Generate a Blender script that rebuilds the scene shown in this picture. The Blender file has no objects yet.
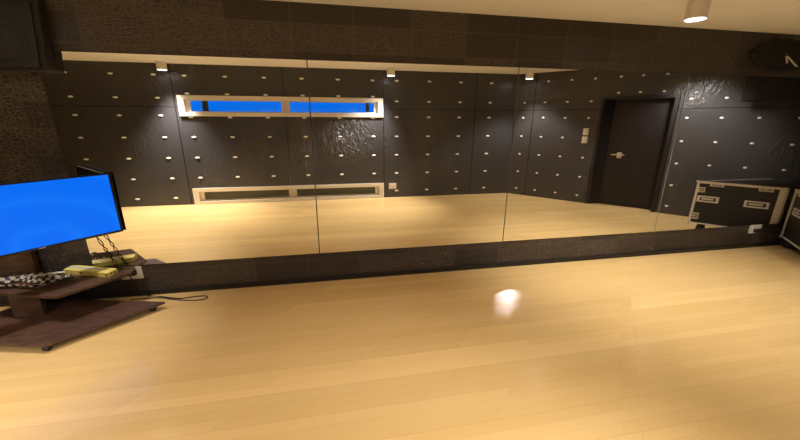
import bpy, bmesh, math, random
from mathutils import Vector, Matrix, noise
random.seed(7)
S = bpy.context.scene
COL = S.collection
V = Vector

# ------------------------------------------------------------------ camera
RD, SW, SR, ZC = 3.729, 7.146, 3.778, 2.473          # room depth, corners of the right wall on the mirror wall / back wall, ceiling height
cam = bpy.data.cameras.new('camera')
cam.sensor_fit = 'HORIZONTAL'; cam.sensor_width = 36.0
cam.lens = 340.88 / 800 * 36.0
cam.clip_start = 0.02
camo = bpy.data.objects.new('camera', cam); COL.objects.link(camo)
camo.matrix_world = (Matrix.Translation((0, -3.2208, 1.5678)) @ Matrix.Rotation(-math.radians(10.911), 4, 'Z')
                     @ Matrix.Rotation(math.radians(90 - 16.3746), 4, 'X') @ Matrix.Rotation(math.radians(0.274), 4, 'Z'))
S.camera = camo
# ------------------------------------------------------------------ world, exposure
W = bpy.data.worlds.new('dusk'); S.world = W; W.use_nodes = True
bg = W.node_tree.nodes['Background']
bg.inputs[0].default_value = (0.0, 0.165, 0.90, 1); bg.inputs[1].default_value = .65
S.view_settings.view_transform = 'Standard'; S.view_settings.look = 'None'
S.view_settings.exposure = 0.68; S.view_settings.gamma = 1.0
S.view_settings.use_curve_mapping = False
LENS_GLOW = 10.0
LAMP_POWER = 400.0
S.cycles.sample_clamp_indirect = 60.0
LAMP_COLOR = (1.0, 0.935, 0.88)

# ------------------------------------------------------------------ node helpers
def mat(name, color=(.5, .5, .5), rough=.5, metal=0.0, spec=.5):
    m = bpy.data.materials.new(name); m.use_nodes = True
    b = m.node_tree.nodes['Principled BSDF']
    b.inputs['Base Color'].default_value = (*color, 1)
    b.inputs['Roughness'].default_value = rough
    b.inputs['Metallic'].default_value = metal
    b.inputs['Specular IOR Level'].default_value = spec
    return m
class NT:
    def __init__(s, m):
        s.t = m.node_tree; s.n = s.t.nodes; s.l = s.t.links; s.b = s.n['Principled BSDF']
    def node(s, typ, **kw):
        x = s.n.new(typ)
        for k, v in kw.items(): setattr(x, k, v)
        return x
    def put(s, sock, v):
        if isinstance(v, bpy.types.NodeSocket): s.l.new(v, sock)
        else: sock.default_value = v
    def math(s, op, a, b=0.0, c=0.0):
        x = s.node('ShaderNodeMath', operation=op)
        s.put(x.inputs[0], a); s.put(x.inputs[1], b); s.put(x.inputs[2], c)
        return x.outputs[0]
    def pos(s):
        g = s.node('ShaderNodeNewGeometry'); x = s.node('ShaderNodeSeparateXYZ')
        s.l.new(g.outputs['Position'], x.inputs[0]); return x.outputs
    def obj(s):
        return s.node('ShaderNodeTexCoord').outputs['Object']
    def comb(s, x, y, z=0.0):
        c = s.node('ShaderNodeCombineXYZ')
        s.put(c.inputs[0], x); s.put(c.inputs[1], y); s.put(c.inputs[2], z); return c.outputs[0]
    def mix(s, f, a, b):
        x = s.node('ShaderNodeMix', data_type='RGBA')
        s.put(x.inputs[0], f)
        s.put(x.inputs[6], a if isinstance(a, bpy.types.NodeSocket) else (*a, 1))
        s.put(x.inputs[7], b if isinstance(b, bpy.types.NodeSocket) else (*b, 1))
        return x.outputs[2]
    def noise(s, vec, scale=5., detail=3., rough=.5, dist=0.):
        x = s.node('ShaderNodeTexNoise'); s.l.new(vec, x.inputs['Vector'])
        x.inputs['Scale'].default_value = scale; x.inputs['Detail'].default_value = detail
        x.inputs['Roughness'].default_value = rough; x.inputs['Distortion'].default_value = dist
        return x.outputs[0]
    def bump(s, h, strength=.5, dist=.01):
        x = s.node('ShaderNodeBump'); s.put(x.inputs['Height'], h)
        x.inputs['Strength'].default_value = strength; x.inputs['Distance'].default_value = dist
        s.l.new(x.outputs[0], s.b.inputs['Normal'])
    def base(s, v): s.put(s.b.inputs['Base Color'], v)

# ------------------------------------------------------------------ materials
def croc_material():
    m = mat('crocodile_vinyl', (.03, .02, .014), .33, spec=.5); n = NT(m)
    x, y, z = n.pos()
    tx = n.math('FLOOR', n.math('DIVIDE', n.math('SUBTRACT', x, .209), .5045))
    tz = n.math('FLOOR', n.math('DIVIDE', n.math('SUBTRACT', z, .03), .2083))
    wn = n.node('ShaderNodeTexWhiteNoise', noise_dimensions='2D'); n.l.new(n.comb(tx, tz), wn.inputs['Vector'])
    r = wn.outputs['Value']
    cell = n.math('ADD', 60.0, n.math('MULTIPLY', r, -22.0))
    v = n.comb(n.math('MULTIPLY', n.math('MULTIPLY', x, cell), .55), n.math('MULTIPLY', z, cell), n.math('MULTIPLY', r, 9.0))
    vo = n.node('ShaderNodeTexVoronoi', feature='DISTANCE_TO_EDGE'); n.l.new(v, vo.inputs['Vector'])
    vo.inputs['Scale'].default_value = 1.0; vo.inputs['Randomness'].default_value = .75
    e = n.math('MINIMUM', n.math('MULTIPLY', vo.outputs[0], 6.5), 1.0)
    fx = n.math('ABSOLUTE', n.math('SUBTRACT', n.math('FRACT', n.math('DIVIDE', n.math('SUBTRACT', x, .209), .5045)), .5))
    fz = n.math('ABSOLUTE', n.math('SUBTRACT', n.math('FRACT', n.math('DIVIDE', n.math('SUBTRACT', z, .03), .2083)), .5))
    seam = n.math('MAXIMUM', n.math('GREATER_THAN', fx, .488), n.math('GREATER_THAN', fz, .475))
    h = n.math('MULTIPLY', e, n.math('SUBTRACT', 1.0, n.math('MULTIPLY', seam, .6)))
    c1 = n.mix(r, (.027, .020, .017), (.054, .041, .034))
    amt = n.math('MULTIPLY', n.math('GREATER_THAN', r, .42), .45)
    amt = n.math('ADD', amt, .18)
    c = n.mix(n.math('MULTIPLY', n.math('SUBTRACT', 1.0, e), amt), c1, (.130, .102, .082))  # paler cell edges: glints on the embossing painted into the colour
    c = n.mix(n.math('MULTIPLY', seam, .6), c, (.10, .077, .06))
    n.base(c); n.bump(h, .6, .006)
    return m
def panel_material(name, axis, vjoints, hjoint, col, creases):
    m = mat(name, col, .3, spec=.5); n = NT(m)
    x, y, z = n.pos()
    t = x if axis == 'x' else n.math('MULTIPLY', y, -1 / .7421)
    line = n.math('LESS_THAN', n.math('ABSOLUTE', n.math('SUBTRACT', z, hjoint)), .006)
    for j in vjoints:
        line = n.math('MAXIMUM', line, n.math('LESS_THAN', n.math('ABSOLUTE', n.math('SUBTRACT', t, j)), .009))
    wr = n.noise(n.comb(n.math('MULTIPLY', t, 5.0), n.math('MULTIPLY', z, 2.6)), 2.2, 4, .55, 1.6)
    patch = n.noise(n.comb(n.math('MULTIPLY', t, .8), n.math('MULTIPLY', z, .5)), 1.3, 1)
    pm = n.node('ShaderNodeMapRange'); n.l.new(patch, pm.inputs[0]); pm.inputs[1].default_value = .48; pm.inputs[2].default_value = .68
    fine = n.noise(n.comb(t, z), 60, 2)
    cm = n.math('MULTIPLY', pm.outputs[0], .35)
    for ct, cz, rt, rz in creases:                    # areas where the vinyl covering has puckered
        d2 = n.math('ADD', n.math('POWER', n.math('ABSOLUTE', n.math('DIVIDE', n.math('SUBTRACT', t, ct), rt)), 2.0),
                    n.math('POWER', n.math('ABSOLUTE', n.math('DIVIDE', n.math('SUBTRACT', z, cz), rz)), 2.0))
        cm = n.math('MAXIMUM', cm, n.math('MAXIMUM', n.math('SUBTRACT', 1.0, d2), 0.0))
    h = n.math('ADD', n.math('MULTIPLY', wr, cm), n.math('MULTIPLY', fine, .04))
    h = n.math('SUBTRACT', h, n.math('MULTIPLY', line, .2))
    n.bump(h, .8, .10)
    n.base(n.mix(line, col, tuple(c * .35 for c in col)))
    n.put(n.b.inputs['Roughness'], n.math('ADD', .17, n.math('MULTIPLY', fine, .10)))
    return m
def floor_material():
    m = mat('oak_strip_flooring', (.6, .4, .18), .24, spec=.38); n = NT(m)
    x, y, z = n.pos()
    sx = n.math('SUBTRACT', x, n.math('MULTIPLY', y, .903))
    vec = n.comb(sx, y)
    br = n.node('ShaderNodeTexBrick', offset=.37, offset_frequency=2, squash=1.0)
    n.l.new(vec, br.inputs['Vector'])
    br.inputs['Scale'].default_value = 1.0
    br.inputs['Brick Width'].default_value = 1.25; br.inputs['Row Height'].default_value = .0693
    br.inputs['Mortar Size'].default_value = .0007; br.inputs['Mortar Smooth'].default_value = .3; br.inputs['Bias'].default_value = 0.0
    br.inputs['Color1'].default_value = (.92, .65, .275, 1); br.inputs['Color2'].default_value = (.84, .575, .22, 1)
    br.inputs['Mortar'].default_value = (.66, .42, .16, 1)
    b2 = n.node('ShaderNodeTexBrick', offset=.43, offset_frequency=2, squash=1.0); n.l.new(vec, b2.inputs['Vector'])
    b2.inputs['Scale'].default_value = 1.0; b2.inputs['Brick Width'].default_value = 3.4; b2.inputs['Row Height'].default_value = .2079
    b2.inputs['Mortar Size'].default_value = .0012; b2.inputs['Mortar Smooth'].default_value = .2; b2.inputs['Bias'].default_value = 0.0
    b2.inputs['Color1'].default_value = (1.0, 1.0, 1.0, 1); b2.inputs['Color2'].default_value = (.84, .82, .78, 1); b2.inputs['Mortar'].default_value = (.72, .66, .58, 1)
    mu = n.node('ShaderNodeMix', data_type='RGBA', blend_type='MULTIPLY'); mu.inputs[0].default_value = 1.0
    n.l.new(br.outputs['Color'], mu.inputs[6]); n.l.new(b2.outputs['Color'], mu.inputs[7])
    g = n.noise(n.comb(n.math('MULTIPLY', sx, .55), n.math('MULTIPLY', y, 16.0)), 3.0, 5, .6, .4)
    g2 = n.noise(n.comb(n.math('MULTIPLY', sx, 1.2), n.math('MULTIPLY', y, 6.0)), 1.0, 2)
    c = n.mix(n.math('MULTIPLY', g, .42), mu.outputs[2], (.70, .465, .185))
    c = n.mix(n.math('MULTIPLY', g2, .3), c, (.92, .67, .35))
    n.base(c)
    n.put(n.b.inputs['Roughness'], n.math('ADD', .14, n.math('MULTIPLY', g, .09)))
    n.bump(n.math('ADD', n.math('MULTIPLY', br.outputs['Fac'], -.5), n.math('MULTIPLY', g, .15)), .12, .004)
    return m
def wood_material(name, a, b, rough=.42):
    m = mat(name, a, rough); n = NT(m)
    o = n.obj(); mp = n.node('ShaderNodeMapping'); n.l.new(o, mp.inputs[0]); mp.inputs['Scale'].default_value = (2.2, 9, 9)
    mp.inputs['Rotation'].default_value = (0, 0, math.radians(-42))
    g = n.math('MULTIPLY', n.math('SUBTRACT', n.noise(mp.outputs[0], 3, 5, .6, .6), .3), 2.2)
    n.base(n.mix(g, a, b)); n.bump(g, .08, .004)
    return m
def speckle(name, col, rough=.5, amt=.3, scale=90, spec=.5, metal=0.):
    m = mat(name, col, rough, metal, spec); n = NT(m)
    g = n.noise(n.obj(), scale, 3)
    n.base(n.mix(n.math('MULTIPLY', g, amt), col, tuple(min(1, c * 1.9 + .01) for c in col)))
    n.bump(g, .12, .002)
    return m
def emit(name, col, strength):
    m = bpy.data.materials.new(name); m.use_nodes = True
    b = m.node_tree.nodes['Principled BSDF']
    b.inputs['Base Color'].default_value = (.02, .02, .02, 1)
    b.inputs['Emission Color'].default_value = (*col, 1); b.inputs['Emission Strength'].default_value = strength
    return m

M = {}
M['croc'] = croc_material()
M['back'] = panel_material('black_brown_wall_panels', 'x', (-4.6, -2.7, -.85, 1.0, 2.9), 1.768, (.062, .058, .060), ((2.05, 1.2, .5, .9), (.25, 1.2, .7, .55), (-.55, 1.1, .25, .8)))
M['right'] = panel_material('dark_wall_panels', 't', (.7, 4.63), 1.768, (.072, .067, .067), ((4.5, 2.2, .6, .25), (2.2, 2.28, .35, .14)))
M['floor'] = floor_material()
M['ceil'] = speckle('cream_ceiling_paper', (.93, .91, .89), .85, .03, 25)
M['mirror'] = mat('silvered_mirror', (.90, .90, .88), 0.0, 1.0)
M['bevel'] = mat('polished_glass_edge', (.26, .25, .21), .2, .4)
M['blackbase'] = speckle('black_skirting', (.010, .008, .007), .5, .3)
M['white'] = speckle('white_plastic', (.74, .70, .60), .4, .08)
M['frame'] = speckle('cream_window_frame', (.76, .70, .60), .38, .08)
M['sash'] = mat('dark_grey_sash', (.05, .06, .075), .4)
M['black'] = speckle('black_plastic', (.012, .011, .011), .38, .3)
M['blackmat'] = speckle('black_carpet_covering', (.007, .0065, .007), .8, .5, 160)
M['grille'] = speckle('black_speaker_mesh', (.008, .008, .008), .65, .5, 260)
M['bezel'] = mat('glossy_black_bezel', (.008, .008, .009), .2)
M['walnut'] = wood_material('dark_walnut_board', (.045, .022, .014), (.15, .078, .05))
M['door'] = wood_material('dark_brown_door', (.012, .006, .0055), (.017, .009, .008), .45)
M['doorframe'] = speckle('black_brown_door_frame', (.012, .009, .008), .45, .2)
M['steel'] = mat('brushed_steel', (.82, .76, .62), .32, .6)
M['alu'] = speckle('aluminium_edging', (.84, .78, .66), .38, .08, 40, metal=.3)
M['housing'] = speckle('warm_grey_lamp_housing', (.80, .74, .68), .42, .05, 40)
M['lens'] = emit('lit_lamp_lens', LAMP_COLOR, LENS_GLOW)
M['stud'] = mat('pale_stud', (.95, .92, .86), .25)
M['yellow'] = speckle('yellow_cardboard', (.80, .66, .17), .5, .35, 30)
M['paper'] = mat('pale_printed_stripe', (.62, .60, .56), .5)
M['redbrown'] = mat('red_brown_print', (.20, .05, .02), .5)
M['casebody'] = speckle('black_laminate_case', (.020, .017, .014), .45, .4, 50)
M['rubber'] = speckle('black_rubber', (.010, .010, .010), .6, .3)
M['cable'] = mat('black_cable', (.012, .010, .009), .45)
M['ground'] = speckle('dark_earth', (.02, .03, .015), .9, .6, 6)
def glass(name, tint, keep):
    m = bpy.data.materials.new(name); m.use_nodes = True; t = m.node_tree; t.nodes.clear()
    o = t.nodes.new('ShaderNodeOutputMaterial'); tr = t.nodes.new('ShaderNodeBsdfTransparent'); gl = t.nodes.new('ShaderNodeBsdfGlossy')
    df = t.nodes.new('ShaderNodeBsdfDiffuse'); m1 = t.nodes.new('ShaderNodeMixShader'); m2 = t.nodes.new('ShaderNodeMixShader')
    gl.inputs['Roughness'].default_value = .03; df.inputs['Color'].default_value = (*tint, 1)
    m1.inputs[0].default_value = keep; t.links.new(tr.outputs[0], m1.inputs[1]); t.links.new(df.outputs[0], m1.inputs[2])
    m2.inputs[0].default_value = .03; t.links.new(m1.outputs[0], m2.inputs[1]); t.links.new(gl.outputs[0], m2.inputs[2])
    t.links.new(m2.outputs[0], o.inputs[0]); return m
M['glass'] = glass('clear_pane', (.5, .5, .5), .01)
M['frost'] = glass('dark_olive_obscured_pane', (.10, .105, .065), .85)
def screen_material():
    m = bpy.data.materials.new('blue_screen'); m.use_nodes = True; n = NT(m)
    n.base((.002, .002, .002, 1)); n.b.inputs['Roughness'].default_value = .25; n.b.inputs['Specular IOR Level'].default_value = .15
    g = n.noise(n.obj(), 2.3, 3, .6, 1.2)
    w = n.node('ShaderNodeTexWave', wave_type='RINGS'); n.l.new(n.obj(), w.inputs[0]); w.inputs['Scale'].default_value = 1.3
    w.inputs['Distortion'].default_value = 7; w.inputs['Detail'].default_value = 2
    f = n.math('MULTIPLY', n.math('POWER', w.outputs['Fac'], 5.0), n.math('MULTIPLY', g, .55))
    n.put(n.b.inputs['Emission Color'], n.mix(f, (0.0, .150, .93), (.008, .235, 1.0)))
    n.b.inputs['Emission Strength'].default_value = .62
    return m
M['screen'] = screen_material()
def checker_material():
    m = mat('black_and_white_checks', (.5, .5, .5), .55); n = NT(m)
    uv = n.node('ShaderNodeUVMap', from_instancer=False); c = n.node('ShaderNodeTexChecker'); n.l.new(uv.outputs[0], c.inputs[0])
    c.inputs['Scale'].default_value = 1.0
    c.inputs['Color1'].default_value = (.50, .43, .33, 1); c.inputs['Color2'].default_value = (.012, .010, .009, 1)
    n.base(c.outputs[0]); return m
M['check'] = checker_material()

# ------------------------------------------------------------------ mesh helpers
def obox(bm, o, a, b, c, bev=0.0, seg=2):
    """solid with corner o and edge vectors a, b, c"""
    o, a, b, c = V(o), V(a), V(b), V(c)
    vs = [bm.verts.new(o + a * i + b * j + c * k) for k in (0, 1) for j in (0, 1) for i in (0, 1)]
    fs = [bm.faces.new([vs[i] for i in q]) for q in ((0, 2, 3, 1), (4, 5, 7, 6), (0, 1, 5, 4), (2, 6, 7, 3), (0, 4, 6, 2), (1, 3, 7, 5))]
    if a.cross(b).dot(c) < 0: bmesh.ops.reverse_faces(bm, faces=fs)
    if bev:
        es = list({e for f in fs for e in f.edges})
        bmesh.ops.bevel(bm, geom=es, offset=bev, segments=seg, profile=.7, affect='EDGES')
def box(bm, x0, x1, y0, y1, z0, z1, bev=0.0, seg=2):
    obox(bm, (x0, y0, z0), (x1 - x0, 0, 0), (0, y1 - y0, 0), (0, 0, z1 - z0), bev, seg)
def prism(bm, pts, z0, z1, bev=0.0):
    """horizontal board with plan outline pts"""
    lo = [bm.verts.new((p[0], p[1], z0)) for p in pts]; hi = [bm.verts.new((p[0], p[1], z1)) for p in pts]
    n = len(pts); fs = [bm.faces.new(lo[::-1]), bm.faces.new(hi)]
    fs += [bm.faces.new((lo[i], lo[(i + 1) % n], hi[(i + 1) % n], hi[i])) for i in range(n)]
    bmesh.ops.recalc_face_normals(bm, faces=fs)
    if bev: bmesh.ops.bevel(bm, geom=list({e for f in fs for e in f.edges}), offset=bev, segments=2, affect='EDGES')
def disc_stack(bm, c, u, v, w, prof, n=40, mod=None):
    """solid of elliptical rings: centre c, half-axis vectors u, v, along unit w; prof = [(radius factor, offset)]"""
    c, u, v, w = V(c), V(u), V(v), V(w); rings = []
    for r, h in prof:
        ring = []
        for i in range(n):
            a = 2 * math.pi * i / n; k = r * (mod(a) if mod else 1)
            ring.append(bm.verts.new(c + u * (k * math.cos(a)) + v * (k * math.sin(a)) + w * h))
        rings.append(ring)
    fs = []
    for p, q in zip(rings, rings[1:]):
        fs += [bm.faces.new((p[i], p[(i + 1) % n], q[(i + 1) % n], q[i])) for i in range(n)]
    fs += [bm.faces.new(rings[0][::-1]), bm.faces.new(rings[-1])]
    bmesh.ops.recalc_face_normals(bm, faces=fs)
def ring(bm, c, u, v, w, rin, d, n=48, mod=None):
    """elliptical ring band with a rounded section"""
    c, u, v, w = V(c), V(u), V(v), V(w); sec = 8; grid = []
    for i in range(n):
        a = 2 * math.pi * i / n; dirv = u * math.cos(a) + v * math.sin(a); m = mod(a) if mod else 1
        row = []
        for k in range(sec):
            b = 2 * math.pi * k / sec
            row.append(bm.verts.new(c + dirv * ((1 + rin) / 2 + (m - rin) / 2 * math.cos(b)) + w * (d / 2 + d / 2 * m * math.sin(b))))
        grid.append(row)
    fs = [bm.faces.new((grid[i][k], grid[(i + 1) % n][k], grid[(i + 1) % n][(k + 1) % sec], grid[i][(k + 1) % sec])) for i in range(n) for k in range(sec)]
    bmesh.ops.recalc_face_normals(bm, faces=fs)
def smooth_path(pts, sub=8):
    pts = [V(p) for p in pts]; out = []
    for i in range(len(pts) - 1):
        p0, p1, p2, p3 = pts[max(i - 1, 0)], pts[i], pts[i + 1], pts[min(i + 2, len(pts) - 1)]
        for k in range(sub):
            t = k / sub
            out.append(.5 * ((2 * p1) + (p2 - p0) * t + (2 * p0 - 5 * p1 + 4 * p2 - p3) * t * t + (3 * p1 - p0 - 3 * p2 + p3) * t ** 3))
    return out + [pts[-1]]
def tube(bm, pts, r, n=8, sub=8):
    P = smooth_path(pts, sub) if sub else [V(p) for p in pts]; rings = []
    for i, p in enumerate(P):
        t = (P[min(i + 1, len(P) - 1)] - P[max(i - 1, 0)]).normalized()
        s = t.cross(V((0, 0, 1)) if abs(t.z) < .95 else V((0, 1, 0))).normalized(); q = s.cross(t)
        rings.append([bm.verts.new(p + (s * math.cos(2 * math.pi * k / n) + q * math.sin(2 * math.pi * k / n)) * r) for k in range(n)])
    fs = []
    for a, b in zip(rings, rings[1:]):
        fs += [bm.faces.new((a[k], a[(k + 1) % n], b[(k + 1) % n], b[k])) for k in range(n)]
    fs += [bm.faces.new(rings[0][::-1]), bm.faces.new(rings[-1])]
    bmesh.ops.recalc_face_normals(bm, faces=fs)
def root_loc(o):
    p = V((0, 0, 0))
    while o: p += o.location; o = o.parent
    return p
def obj(name, bm, m, parent=None, smooth=False, loc=None):
    """links a bmesh drawn in room coordinates as one mesh object"""
    base = root_loc(parent) if parent else V((0, 0, 0))
    off = V(loc) if loc else base
    bmesh.ops.translate(bm, verts=bm.verts, vec=-off)
    me = bpy.data.meshes.new(name); bm.to_mesh(me); bm.free(); me.materials.append(m)
    if smooth:
        for p in me.polygons: p.use_smooth = True
        try: me.set_sharp_from_angle(angle=math.radians(40))
        except Exception: pass
    o = bpy.data.objects.new(name, me); COL.objects.link(o)
    if parent: o.parent = parent
    if loc: o.location = V(loc) - base
    return o
def B(): return bmesh.new()
def boxobj(name, m, parent, *a, bev=0.0):
    bm = B(); box(bm, *a, bev); return obj(name, bm, m, parent)
def oboxobj(name, m, parent, o, a, b, c, bev=0.0, **k):
    bm = B(); obox(bm, o, a, b, c, bev); return obj(name, bm, m, parent, **k)
def thing(name, label, cat, loc, group=None):
    o = bpy.data.objects.new(name, None); COL.objects.link(o); o.location = loc; o.empty_display_size = .1
    o['label'] = label; o['category'] = cat
    if group: o['group'] = group
    return o
def tag(o, label, cat, group=None):
    o['label'] = label; o['category'] = cat
    if group: o['group'] = group
    return o
def struct(o): o['kind'] = 'structure'; return o
def copy_tree(o, parent=None):
    c = o.copy(); COL.objects.link(c)
    if parent: c.parent = parent
    for ch in list(o.children): copy_tree(ch, c)
    return c

# right wall runs from the mirror wall corner towards the back of the room
D = V((SR - SW, -RD, 0)).normalized()
X1 = V((1, 0, 0)); Z1 = V((0, 0, 1))
def rw(t, z, w=0.0): return V((SW, 0, z)) + D * t + X1 * w      # point on the right wall, t from the mirror corner, w outwards

# ------------------------------------------------------------------ room shell
RL = math.hypot(SW - SR, RD); XL = -3.1; SH = (SW - SR) / RD
bm = B(); prism(bm, [(XL - .3, .1), (SW + .8, .1), (SR + .9, -RD - .1), (XL - SH * RD - .3, -RD - .1)], -.06, 0.0)
struct(obj('floor', bm, M['floor']))
bm = B(); prism(bm, [(XL - .3, .1), (SW + .6, .1), (SR + .7, -RD - .1), (XL - SH * RD - .3, -RD - .1)], ZC, ZC + .08)
struct(obj('ceiling', bm, M['ceil']))
struct(boxobj('wall_front', M['croc'], None, XL - .1, SW + .3, .008, .1, 0, ZC))
bm = B(); obox(bm, (XL, .05, 0), (-.15, 0, 0), (-SH * (RD + .08), -RD - .08, 0), (0, 0, ZC))
struct(obj('wall_left', bm, M['croc']))
# back wall with two window openings
WX0, WX1 = -2.612, .962
bm = B(); Y0, Y1 = -RD, -RD - .14
box(bm, XL - SH * RD - .2, WX0, Y1, Y0, 0, ZC); box(bm, WX1, SR + .5, Y1, Y0, 0, ZC)
box(bm, WX0, WX1, Y1, Y0, .306, 1.617); box(bm, WX0, WX1, Y1, Y0, 1.962, ZC)
wall_back = struct(obj('wall_back', bm, M['back']))
# right wall with the door opening
DT0, DT1, DZ = 2.335, 3.385, 1.968; TH = .34
bm = B()
for t0, t1, z0, z1 in ((-.02, DT0, 0, ZC), (DT1, RL + .02, 0, ZC), (DT0, DT1, DZ, ZC)):
    obox(bm, rw(t0, z0), D * (t1 - t0), X1 * TH, Z1 * (z1 - z0))
wall_right = struct(obj('wall_right', bm, M['right']))
struct(boxobj('baseboard_front', M['blackbase'], None, XL, SW - .02, -.006, .008, 0, .048, bev=.003))
struct(boxobj('ground', M['ground'], None, -14, 14, -16, -RD - .14, -.3, -.2))

# studs
def stud_mesh(name, u, v, w, loc, parent):
    bm = B(); disc_stack(bm, loc, u, v, w, [(1.0, 0), (1.0, .003), (.75, .008), (.3, .011)], 14)
    return obj(name, bm, M['stud'], parent, True, loc)
ROWS = (.14, .508, .88, 1.248, 1.62, 1.915, 2.29)
def studs(parent, spots, u, v, w):
    first = None
    for p in spots:
        if first is None: first = stud_mesh('stud', u, v, w, p, parent)
        else:
            c = first.copy(); COL.objects.link(c); c.parent = parent; c.location = p
sp = []
for x in (-4.9, -4.26, -3.6, -2.955):
    sp += [V((x, -RD, z)) for z in ROWS]
for i in range(6):
    sp += [V((-2.475 + i * .654, -RD, z)) for z in (.508, .88, 1.248, 1.597, 1.993, 2.285)]
for x in (1.262, 1.918, 2.567, 3.222):
    sp += [V((x, -RD, z)) for z in ROWS]
studs(wall_back, sp, V((.04, 0, 0)), V((0, 0, .0165)), V((0, 1, 0)))
sp = []
for t in (.485, .905, 1.322, 1.74, 2.165, 3.6, 4.01, 4.42, 4.82):
    sp += [rw(t, z) for z in ROWS[:6] if not (t == 3.6 and z == 1.248)]
for t in (.485, .905, 1.322, 1.74, 2.165, 3.587, 3.98, 4.4): sp.append(rw(t, 2.305))
for t in (3.188, 2.866, 2.536): sp += [rw(t, 2.045), rw(t, 2.312)]
studs(wall_right, sp, D * .024, V((0, 0, .0165)), -X1)

# windows
def window(name, z0, z1, pane_mat, bars):
    root = bpy.data.objects.new(name, None); COL.objects.link(root); root.location = ((WX0 + WX1) / 2, -RD, z0); struct(root)
    y0, y1 = -RD - .12, -RD + .025; t = .060; s = .125
    bm = B()
    box(bm, WX0 - .03, WX1 + .03, y0, y1, z1 - t, z1 + .004, .004); box(bm, WX0 - .03, WX1 + .03, y0, y1, max(z0 - .004, .001), z0 + t, .004)
    box(bm, WX0 - .03, WX0 + s * .55, y0, y1, z0 + t, z1 - t, .004); box(bm, WX1 - s * .55, WX1 + .03, y0, y1, z0 + t, z1 - t, .004)
    obj('window_frame', bm, M['frame'], root)
    mid = -.84
    for a, b in ((WX0 + s * .55, mid), (mid, WX1 - s * .55)):
        bm = B(); yy0, yy1 = -RD - .085, -RD - .04; e = .075; g = .022
        box(bm, a, a + e, yy0, yy1, z0 + t, z1 - t, .003); box(bm, b - e, b, yy0, yy1, z0 + t, z1 - t, .003)
        box(bm, a + e, b - e, yy0, yy1, z0 + t, z0 + t + g, .003); box(bm, a + e, b - e, yy0, yy1, z1 - t - g, z1 - t, .003)
        sa = obj('sash', bm, M['frame'], root)
        boxobj('pane', pane_mat, sa, a + e - .005, b - e + .005, -RD - .066, -RD - .060, z0 + t + g - .004, z1 - t - g + .004)
    bm = B(); box(bm, mid + .02, mid + .085, -RD - .04, -RD - .015, (z0 + z1) / 2 - .03, (z0 + z1) / 2 + .03, .006)
    obj('latch', bm, M['white'], root)
    for a, b in bars: boxobj('dark_bar', M['sash'], root, a, b, -RD - .11, -RD - .09, z0 + t + .005, z1 - t - .005)
window('window_1', 1.617, 1.962, M['glass'], ((-2.29, -2.19), (.66, .73)))
window('window_2', 0.0, .306, M['frost'], ())

# door
door = bpy.data.objects.new('door_1', None); COL.objects.link(door); door.location = rw((DT0 + DT1) / 2, 0); struct(door)
bm = B()
for t0, t1, z0, z1 in ((DT0 - .035, DT0 + .02, 0, DZ + .02), (DT1 - .02, DT1 + .035, 0, DZ + .02), (DT0 + .02, DT1 - .02, DZ - .03, DZ + .02)):
    obox(bm, rw(t0, z0, -.025), D * (t1 - t0), X1 * (TH + .02), Z1 * (z1 - z0), .003)
obj('door_frame', bm, M['doorframe'], door)
leaf = oboxobj('door_leaf', M['door'], door, rw(DT0 + .02, .001, .22), D * (DT1 - DT0 - .04), X1 * .09, Z1 * (DZ - .032), .003)
bm = B(); obox(bm, rw(3.128, .90, .195), D * .062, X1 * .026, Z1 * .105, .004)
obox(bm, rw(3.15, .955, .145), D * .02, X1 * .05, Z1 * .02, .003); obox(bm, rw(3.04, .953, .135), D * .20, X1 * .02, Z1 * .02, .004)
obj('door_handle', bm, M['steel'], leaf)['label'] = 'brass-toned lever handle'

# ------------------------------------------------------------------ mirror panels
edges = [-2.132, -.184, 1.760, 3.706, 5.652]
names = ['leftmost tall mirror panel, behind the blue screen television', 'second mirror panel from the left, wide plain mirror beside the television end',
         'third mirror panel from the left, between the two middle seams', 'rightmost mirror panel on the wall below the black clock']
for i in range(4):
    a, b = edges[i] + .0015, edges[i + 1] - .0015
    t = thing('mirror_panel', names[i], 'mirror', ((a + b) / 2, 0, .30), 'wall mirror panels')
    c = .0035
    bm = B(); obox(bm, (a + c, 0, .30 + c), (b - a - 2 * c, 0, 0), (0, .006, 0), (0, 0, 1.75 - 2 * c))
    obj('mirror_glass', bm, M['mirror'], t)
    bm = B()
    o = [bm.verts.new(p) for p in ((a, .005, .30), (b, .005, .30), (b, .005, 2.05), (a, .005, 2.05))]
    k = [bm.verts.new(p) for p in ((a + c, 0, .30 + c), (b - c, 0, .30 + c), (b - c, 0, 2.05 - c), (a + c, 0, 2.05 - c))]
    r = [bm.verts.new((v.co.x, .008, v.co.z)) for v in o]
    for q in range(4):
        n = (q + 1) % 4
        bm.faces.new((o[q], o[n], k[n], k[q])); bm.faces.new((r[q], r[n], o[n], o[q]))
    bmesh.ops.recalc_face_normals(bm, faces=bm.faces)
    obj('bevelled_edge', bm, M['bevel'], t)

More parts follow.
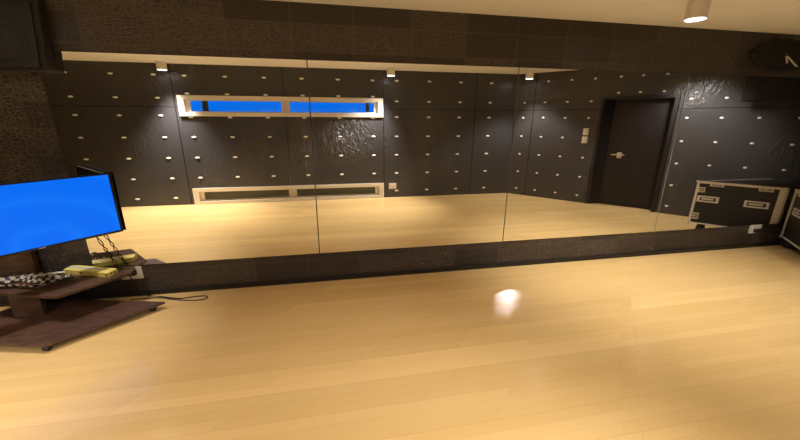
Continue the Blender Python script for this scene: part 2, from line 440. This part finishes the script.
# ------------------------------------------------------------------ ceiling spotlights
def spotlight(x, y, label, cone=100, power=1.0, aim=(0, 0), blend=.8, size=.07):
    t = thing('ceiling_spotlight', label, 'ceiling light', (x, y, ZC), 'ceiling spotlights')
    R, L = .074, .132
    bm = B(); disc_stack(bm, (x, y, ZC), (R, 0, 0), (0, R, 0), (0, 0, -1),
                         [(.97, 0), (.97, .004), (1.0, .008), (1.0, L - .003), (.985, L), (.93, L), (.90, L - .012), (.2, L - .013)], 40)
    obj('lamp_housing', bm, M['housing'], t, True)
    bm = B(); disc_stack(bm, (x, y, ZC - L), (R * .9, 0, 0), (0, R * .9, 0), (0, 0, -1), [(1, -.008), (1, -.003), (.9, -.001)], 40)
    obj('lamp_lens', bm, M['lens'], t)
    ld = bpy.data.lights.new('lamp_light', 'SPOT'); ld.energy = LAMP_POWER * power; ld.color = LAMP_COLOR
    ld.spot_size = math.radians(cone); ld.spot_blend = blend; ld.shadow_soft_size = size
    lo = bpy.data.objects.new('lamp_light', ld); COL.objects.link(lo); lo.parent = t; lo.location = (0, 0, -L - .005 - size)
    lo.rotation_euler = (math.radians(aim[0]), math.radians(aim[1]), 0)
    return t
spotlight(2.87, -.67, 'cylindrical ceiling spotlight hanging directly above the mirrors, seen itself', 100, .24, (6, -8))
spotlight(-2.72, -3.52, 'ceiling spotlight over the left end of the windows, seen mirrored at far left', 92, .84, (15, 0))
spotlight(1.10, -3.43, 'ceiling spotlight just beyond the right end of the upper window, seen mirrored', 96, .46, (11, 20))
spotlight(3.80, -3.30, 'ceiling spotlight in the far corner beside the second mirror seam, glaring', 112, .19, (24, 13), .25, .10)
spotlight(5.20, -1.05, 'ceiling spotlight near the door wall, glinting at the third mirror seam', 104, .12, (-22, -28), .8, .10)
spotlight(-2.30, -.62, 'ceiling spotlight hanging over the television and its stand', 64, .17, (0, -2))

# ------------------------------------------------------------------ wall sockets, switches
def plate(name, o, a, b, c, label, cat, inner):
    ctr = V(o) + V(a) * .5 + V(c) * .5
    t = thing(name, label, cat, ctr)
    oboxobj('cover_plate', M['white'], t, o, a, b, c, .002)
    for (u0, u1, v0, v1, nm, mm) in inner:
        oboxobj(nm, mm, t, V(o) + V(a) * u0 + V(c) * v0 + V(b), V(a) * (u1 - u0), V(b) * .5, V(c) * (v1 - v0), .0012)
    return t
sock = ((.22, .78, .56, .80, 'socket', M['frame']), (.22, .78, .20, .44, 'socket', M['frame']))
plate('wall_socket', (-1.93, .008, .172), (.172, 0, 0), (0, -.012, 0), (0, 0, .118), 'white wall socket under the mirror at the left, next to the television stand', 'socket', sock)
plate('wall_socket', (5.158, .008, .194), (.178, 0, 0), (0, -.012, 0), (0, 0, .112), 'white wall socket under the mirror at the right, beside the flight case', 'socket', sock)
plate('wall_socket', (1.255, -RD, .178), (-.155, 0, 0), (0, .012, 0), (0, 0, .122), 'white wall socket right of the low window, on the studded wall', 'socket', sock)
for z, w in ((1.305, 'upper'), (1.155, 'lower')):
    plate('light_switch', rw(3.565, z), D * .085, -X1 * .014, Z1 * .125, w + ' white light switch beside the dark door', 'switch',
          ((.25, .75, .2, .8, 'switch_rocker', M['frame']),))
def plug(cx, cz, label, w=.045):
    t = thing('power_plug', label, 'plug', (cx, -.01, cz))
    bm = B(); box(bm, cx - w, cx + w, -.05, -.0105, cz - .022, cz + .022, .008); obj('plug_body', bm, M['rubber'], t, True)
    return t
plug(-1.838, .243, 'black plug in the left socket beside the television stand')
plug(5.262, .236, 'black plug in the right socket beside the flight case', .055)

# ------------------------------------------------------------------ wall clock
cx, cz = 4.89, 2.262
t = thing('wall_clock', 'black wall clock with a scalloped wreath rim and pale hands above the mirrors', 'clock', (cx, .008, cz))
U, Vv, Wd = V((.47, 0, 0)), V((0, 0, .166)), V((0, -1, 0))
bm = B(); disc_stack(bm, (cx, .008, cz), U * .80, Vv * .80, Wd, [(1, 0), (1, .016), (.98, .018), (.1, .018)], 56); obj('clock_face', bm, M['blackmat'], t, True)
bm = B(); ring(bm, (cx, .008, cz), U, Vv, Wd, .70, .034, 128, lambda a: .93 + .07 * math.cos(16 * a)); obj('wreath_rim', bm, M['blackmat'], t, True)
def hand(name, dx, dz, w):
    d = V((dx, 0, dz)); s = V((-dz, 0, dx)).normalized() * w; o = V((cx, -.016, cz))
    oboxobj(name, M['frame'], t, o - s - d * .06, d * 1.06, s * 2, (0, -.004, 0))['label'] = 'pale ' + name.replace('_', ' ')
hand('hour_hand', .044, -.078, .010); hand('minute_hand', .21, -.118, .009)
bm = B(); disc_stack(bm, (cx, -.010, cz), (.022, 0, 0), (0, 0, .011), Wd, [(1, 0), (1, .012), (.6, .014)], 20); obj('hub', bm, M['black'], t, True)

# ------------------------------------------------------------------ loudspeakers
def speaker(o, a, b, c, label, wc, wu, wv, wn):
    t = thing('loudspeaker', label, 'speaker', V(o))
    oboxobj('cabinet', M['blackmat'], t, o, a, b, c, .008)
    n = V(wn)
    g = V(o) + V(a) * .05 + V(c) * .05
    oboxobj('grille', M['grille'], t, g, V(a) * .9, n * .012, V(c) * .9, .004)
    bm = B(); ring(bm, V(wc) + n * .010, V(wu), V(wv), n, .90, .008, 56); obj('woofer_ring', bm, M['black'], t, True)
    bm = B(); disc_stack(bm, V(wc) + n * .010, V(wu) * .86, V(wv) * .86, n, [(1, 0), (.9, .003), (.35, .004), (.3, .008), (.1, .009)], 48); obj('woofer_cone', bm, M['grille'], t, True)
    return t
speaker((-2.80, -.085, 1.886), (.777, 0, .012), (0, .083, .017), (.046, 0, .47), 'black loudspeaker high on the wall above the television, at the left mirror edge',
        (-2.262, -.085, 2.083), (.155, 0, 0), (0, 0, .138), (0, -1, 0))
speaker(rw(.80, 1.845, -.25), D * .63, X1 * .25, Z1 * .40, 'black loudspeaker high on the side wall beyond the door, seen mirrored under the clock',
        rw(1.115, 2.05, -.25), D * .20, Z1 * .14, -X1)

# ------------------------------------------------------------------ television stand
t = thing('tv_stand', 'dark walnut stand on casters with a shelf, carrying the television', 'stand', (-2.2, -.5, 0))
N0, F0 = V((-2.027, -.786, 0)), V((-1.482, -.284, 0)); DP = V((-.311, .074, 0))
bm = B(); prism(bm, [N0, F0, F0 + DP * 3.35, N0 + DP * 3.35], .044, .064, .002); obj('base_board', bm, M['walnut'], t)
bm = B(); prism(bm, [(-2.083, -.506), (-1.775, -.141), (-1.80, -.012), (-2.76, -.012), (-2.76, -.26), (-2.458, -.40)], .270, .290, .002); obj('shelf', bm, M['walnut'], t)
bm = B(); obox(bm, (-2.51, -.359, .064), (.195, .007, 0), (-.01, .055, 0), (0, 0, .206), .004); obj('support_panel', bm, M['walnut'], t)
bm = B(); box(bm, -2.72, -2.49, -.085, -.04, .29, 1.05, .004); obj('column', bm, M['walnut'], t)
bm = B(); obox(bm, (-2.62, -.085, .84), (.08, .0, 0), (.33, -.315, 0), (0, 0, .12), .004); obj('screen_bracket', bm, M['black'], t)
Wv = (F0 - N0).normalized()
for p in (N0 + DP * .13 + Wv * .035, F0 + DP * .13 - Wv * .06, F0 + DP * 2.3 - Wv * .04, N0 + DP * 2.3 + Wv * .06):
    bm = B(); disc_stack(bm, (p.x - .018, p.y, .021), (0, .0208, 0), (0, 0, .0208), (1, 0, 0), [(.85, 0), (1, .006), (1, .03), (.85, .036)], 18)
    box(bm, p.x - .026, p.x + .026, p.y - .012, p.y + .012, .030, .044)
    obj('caster', bm, M['black'], t, True)

# ------------------------------------------------------------------ television
TP = V((-1.816, -.020, .633)); TE = V((-.683, -.731, 0)); TB = V((-.95, .30, 0)).normalized(); TW, THt = 1.0, .505
t = thing('television', 'flat television with a plain bright blue screen on the walnut stand', 'television', TP + TE * .5)
bm = B(); obox(bm, TP + TB * .012 + TE * .012, TE * (TW - .012), TB * .006, Z1 * THt, .001)
obox(bm, TP + TE * .10 + TB * .018 + Z1 * .02, TE * (TW - .14), TB * .03, Z1 * (THt - .04), .006)
obox(bm, TP + TE * .25 + TB * .047 + Z1 * .08, TE * .55, TB * .05, Z1 * .3, .01); obj('rear_housing', bm, M['black'], t)
bm = B(); e, eb = .016, .018
obox(bm, TP, TE * TW, TB * .014, Z1 * eb, .001); obox(bm, TP + Z1 * (THt - .012), TE * TW, TB * .014, Z1 * .012, .001)
obox(bm, TP + Z1 * eb, TE * e, TB * .014, Z1 * (THt - eb - .012), .001); obox(bm, TP + TE * (TW - e) + Z1 * eb, TE * e, TB * .014, Z1 * (THt - eb - .012), .001)
obj('bezel', bm, M['bezel'], t)
oboxobj('screen', M['screen'], t, TP + TE * e + TB * .004 + Z1 * eb, TE * (TW - 2 * e), TB * .008, Z1 * (THt - eb - .012))['label'] = 'lit blue screen'
oboxobj('badge', M['paper'], t, TP + TE * .49 - TB * .001 + Z1 * .006, TE * .035, TB * .002, Z1 * .005)['label'] = 'small silver badge'

# ------------------------------------------------------------------ on the shelf
t = thing('cardboard_box', 'flat yellow box with a pale stripe and red-brown marks on the shelf', 'box', (-2.03, -.14, .290))
P0, P1, P2 = V((-2.209, -.106, .291)), V((-1.901, -.217, .291)), V((-1.887, -.118, .291))
A, Bv, Cv = P1 - P0, P2 - P1, V((0, 0, .044))
P0 -= A * .32; A = A * 1.36; P0.z += .0005
oboxobj('box_body', M['yellow'], t, P0, A, Bv, Cv, .004)
oboxobj('stripe', M['paper'], t, P0 + A * .02 + Bv * .38 + Cv, A * .72, Bv * .30, V((0, 0, .001)))['label'] = 'pale printed stripe on the lid'
for u, w_, h0, h1 in ((.36, .06, .35, .7), (.93, .045, .2, .75), (.60, .04, .0, .25)):
    oboxobj('printed_mark', M['redbrown'], t, P0 + A * u + Cv * h0 - Bv * .006, A * w_, Bv * .006, Cv * (h1 - h0))['label'] = 'red-brown printed mark'
for v_, h0 in ((.25, .5), (.62, .3)):
    oboxobj('printed_mark', M['redbrown'], t, P0 + A + Bv * v_ + Cv * h0, A * .004, Bv * .12, Cv * .35)['label'] = 'red-brown printed mark'
def ribbon(bm, pts, half, zc, sq=.022):
    """flat woven strap lying slightly tilted, checks of two rows"""
    P = smooth_path(pts, 10); uvl = bm.loops.layers.uv.verify(); L = 0; rows = []
    for i, p in enumerate(P):
        d = P[min(i + 1, len(P) - 1)] - P[max(i - 1, 0)]; d.normalize(); s = V((-d.y, d.x, 0)).normalized()
        if i: L += (P[i] - P[i - 1]).length
        up = V((0, 0, .62)); w_ = (s * .78 + up).normalized()
        wob = .004 * math.sin(i * .9)
        c = p + V((0, 0, wob)); nn = d.cross(w_).normalized() * .003
        rows.append((L, [bm.verts.new(c - w_ * half - nn), bm.verts.new(c - nn), bm.verts.new(c + w_ * half - nn),
                         bm.verts.new(c + w_ * half + nn), bm.verts.new(c + nn), bm.verts.new(c - w_ * half + nn)]))
    vv = (0.02, 1.0, 1.98, 1.98, 1.0, .02)
    for (l0, a), (l1, b) in zip(rows, rows[1:]):
        for k in range(6):
            j = (k + 1) % 6
            f = bm.faces.new((a[k], a[j], b[j], b[k]))
            va, vb = vv[k], vv[j]
            mid = .5 if (va + vb) / 2 < 1 else 1.5
            for lp, (uu, vx) in zip(f.loops, ((l0, va), (l0, vb), (l1, vb), (l1, va))):
                lp[uvl].uv = (uu / (sq * 1.35) + .001, mid if k in (2, 5) else min(max(vx, .02), 1.98))
    bmesh.ops.recalc_face_normals(bm, faces=bm.faces)
bm = B()
zz = .311
ribbon(bm, [(-2.74, -.205, zz), (-2.69, -.155, zz), (-2.63, -.135, zz), (-2.55, -.122, zz), (-2.48, -.105, zz), (-2.39, -.11, zz), (-2.30, -.14, zz)], .020, zz)
ribbon(bm, [(-2.155, -.195, zz), (-2.225, -.228, zz), (-2.258, -.280, zz), (-2.312, -.335, zz), (-2.425, -.305, zz), (-2.54, -.278, zz), (-2.62, -.27, zz), (-2.71, -.21, zz)], .020, zz)
ribbon(bm, [(-2.67, -.19, zz), (-2.55, -.16, zz), (-2.43, -.21, zz), (-2.32, -.23, zz), (-2.22, -.19, zz), (-2.18, -.175, zz)], .020, zz)
tag(obj('checked_strap', bm, M['check']), 'tangle of black and white checked strap on the walnut shelf', 'strap')
bm = B(); tube(bm, [(-2.425, -.197, .342), (-2.33, -.17, .344), (-2.24, -.15, .342)], .008, 10, 4)
obj_p = obj('white_stick', bm, M['white'], smooth=True); tag(obj_p, 'slim white stick lying on the checked strap beside the yellow box', 'stick')

# ------------------------------------------------------------------ cables
bm = B()
base = [(-2.03, -.07, .66), (-2.014, -.05, .611), (-1.976, -.05, .509), (-1.952, -.05, .442), (-1.918, -.05, .346), (-1.885, -.05, .29), (-1.85, -.052, .25)]
bp = smooth_path(base, 10)
for ph in (0, math.pi):
    tube(bm, [p + V((.011 * math.cos(i * .42 + ph), .006 * math.sin(i * .42 + ph), 0)) for i, p in enumerate(bp)], .0042, 6, 0)
tag(obj('power_cable', bm, M['cable'], smooth=True), 'twisted black cable hanging from the television to the left socket', 'cable')
bm = B(); tube(bm, [(-1.838, -.054, .235), (-1.80, -.06, .16), (-1.77, -.05, .06), (-1.73, -.03, .008), (-1.632, -.055, .005), (-1.433, -.131, .005), (-1.314, -.118, .005), (-1.227, -.122, .005),
                    (-1.196, -.150, .005), (-1.219, -.185, .005), (-1.327, -.186, .005), (-1.47, -.146, .008), (-1.60, -.10, .013), (-1.72, -.085, .010), (-1.86, -.08, .005)], .0045, 7)
tag(obj('power_cable', bm, M['cable'], smooth=True), 'thin black cable looping on the floor right of the walnut stand', 'cable')
bm = B(); tube(bm, [(5.30, -.054, .236), (5.38, -.055, .225), (5.47, -.045, .205), (5.55, -.03, .19), (5.63, -.012, .185), (5.72, -.006, .15)], .008, 8)
tag(obj('power_cable', bm, M['cable'], smooth=True), 'thick black cable running from the right socket behind the flight case', 'cable')

# ------------------------------------------------------------------ flight case
C0 = V((5.645, -.037, 0)); LEN, ZB, ZT = .878, .145, .752; XW = 1.30
t = thing('flight_case', 'black flight case with pale metal edges, latches and recessed handles under the clock', 'case', C0 + D * .4 + X1 * .6)
def fc(l, z, w=0.0): return C0 + D * l + X1 * w + Z1 * z
oboxobj('case_body', M['casebody'], t, fc(.004, ZB + .004, .004), D * (LEN - .008), X1 * (XW - .008), Z1 * (ZT - ZB - .008))
E_, TK = .023, .010
def trim(o, a, b, c): oboxobj('edge_trim', M['alu'], t, o, a, b, c, .002)
trim(fc(0, ZT - E_, -TK), D * LEN, X1 * TK, Z1 * E_)                 # top of the near face
trim(fc(0, ZB, -TK), D * LEN, X1 * TK, Z1 * E_ * .8)                 # bottom
trim(fc(0, ZB, -TK), D * .062, X1 * TK, Z1 * (ZT - ZB))              # upright nearest the mirror
trim(fc(LEN - .026, ZB, -TK), D * .026, X1 * TK, Z1 * (ZT - ZB))     # far upright
trim(fc(-.010, ZT - E_, 0), D * .010, X1 * XW, Z1 * E_)
trim(fc(-.010, ZB, 0), D * .010, X1 * XW, Z1 * E_ * .8)
trim(fc(-.010, ZB, 0), D * .010, X1 * .05, Z1 * (ZT - ZB))
trim(fc(0, ZT, -.006), D * LEN, X1 * .06, Z1 * .006)
trim(fc(LEN - .03, ZT, .054), D * .03, X1 * (XW - .06), Z1 * .005)
for l in (0, LEN):
    for z in (ZB, ZT):
        bm = B(); bmesh.ops.create_uvsphere(bm, u_segments=14, v_segments=10, radius=1)
        for v in bm.verts:
            c = v.co.copy(); v.co = fc(l, z, 0) + D * (c.y * .018) + X1 * (c.x * .02) + Z1 * (c.z * .015)
        obj('ball_corner', bm, M['alu'], t, True)
def latch(l0, l1, z0, z1):
    bm = B(); w = (l1 - l0); h = z1 - z0; g = h * .24; k = w * .17
    for a, b, c, d in ((l0, l1, z0, z0 + g), (l0, l1, z1 - g, z1), (l0, l0 + k, z0 + g, z1 - g), (l1 - k, l1, z0 + g, z1 - g)):
        obox(bm, fc(a, c, -TK - .008), D * (b - a), X1 * .016, Z1 * (d - c), .003)
    obox(bm, fc(l0 + w * .30, z0 + h * .36, -TK - .016), D * w * .40, X1 * .024, Z1 * h * .28, .003)
    obj('butterfly_latch', bm, M['steel'], t)
latch(.592, .735, .698, .758); latch(.115, .250, .690, .750)
latch(.775, .850, .602, .676); latch(.775, .862, .212, .306)
def rhandle(l0, l1, z0, z1):
    bm = B(); g = .020; k = .026
    obox(bm, fc(l0, z0, -TK - .004), D * (l1 - l0), X1 * .012, Z1 * g, .003); obox(bm, fc(l0, z1 - g, -TK - .004), D * (l1 - l0), X1 * .012, Z1 * g, .003)
    obox(bm, fc(l0, z0 + g, -TK - .004), D * k, X1 * .012, Z1 * (z1 - z0 - 2 * g), .003); obox(bm, fc(l1 - k, z0 + g, -TK - .004), D * k, X1 * .012, Z1 * (z1 - z0 - 2 * g), .003)
    h = obj('recessed_handle', bm, M['alu'], t)
    oboxobj('grip', M['steel'], h, fc(l0 + .05, z0 + .034, -TK - .012), D * (l1 - l0 - .10), X1 * .014, Z1 * .026, .004)
rhandle(.610, .838, .468, .556); rhandle(.115, .352, .462, .552)
for l in (.09, LEN - .09):
    for w in (.10, XW - .12):
        bm = B(); p = fc(l, .062, w)
        disc_stack(bm, p - V((.02, 0, 0)), (0, .06, 0), (0, 0, .06), (1, 0, 0), [(.8, 0), (1, .008), (1, .032), (.8, .04)], 22)
        box(bm, p.x - .035, p.x + .035, p.y - .03, p.y + .03, .085, ZB + .004, .003)
        obj('caster', bm, M['rubber'], t, True)
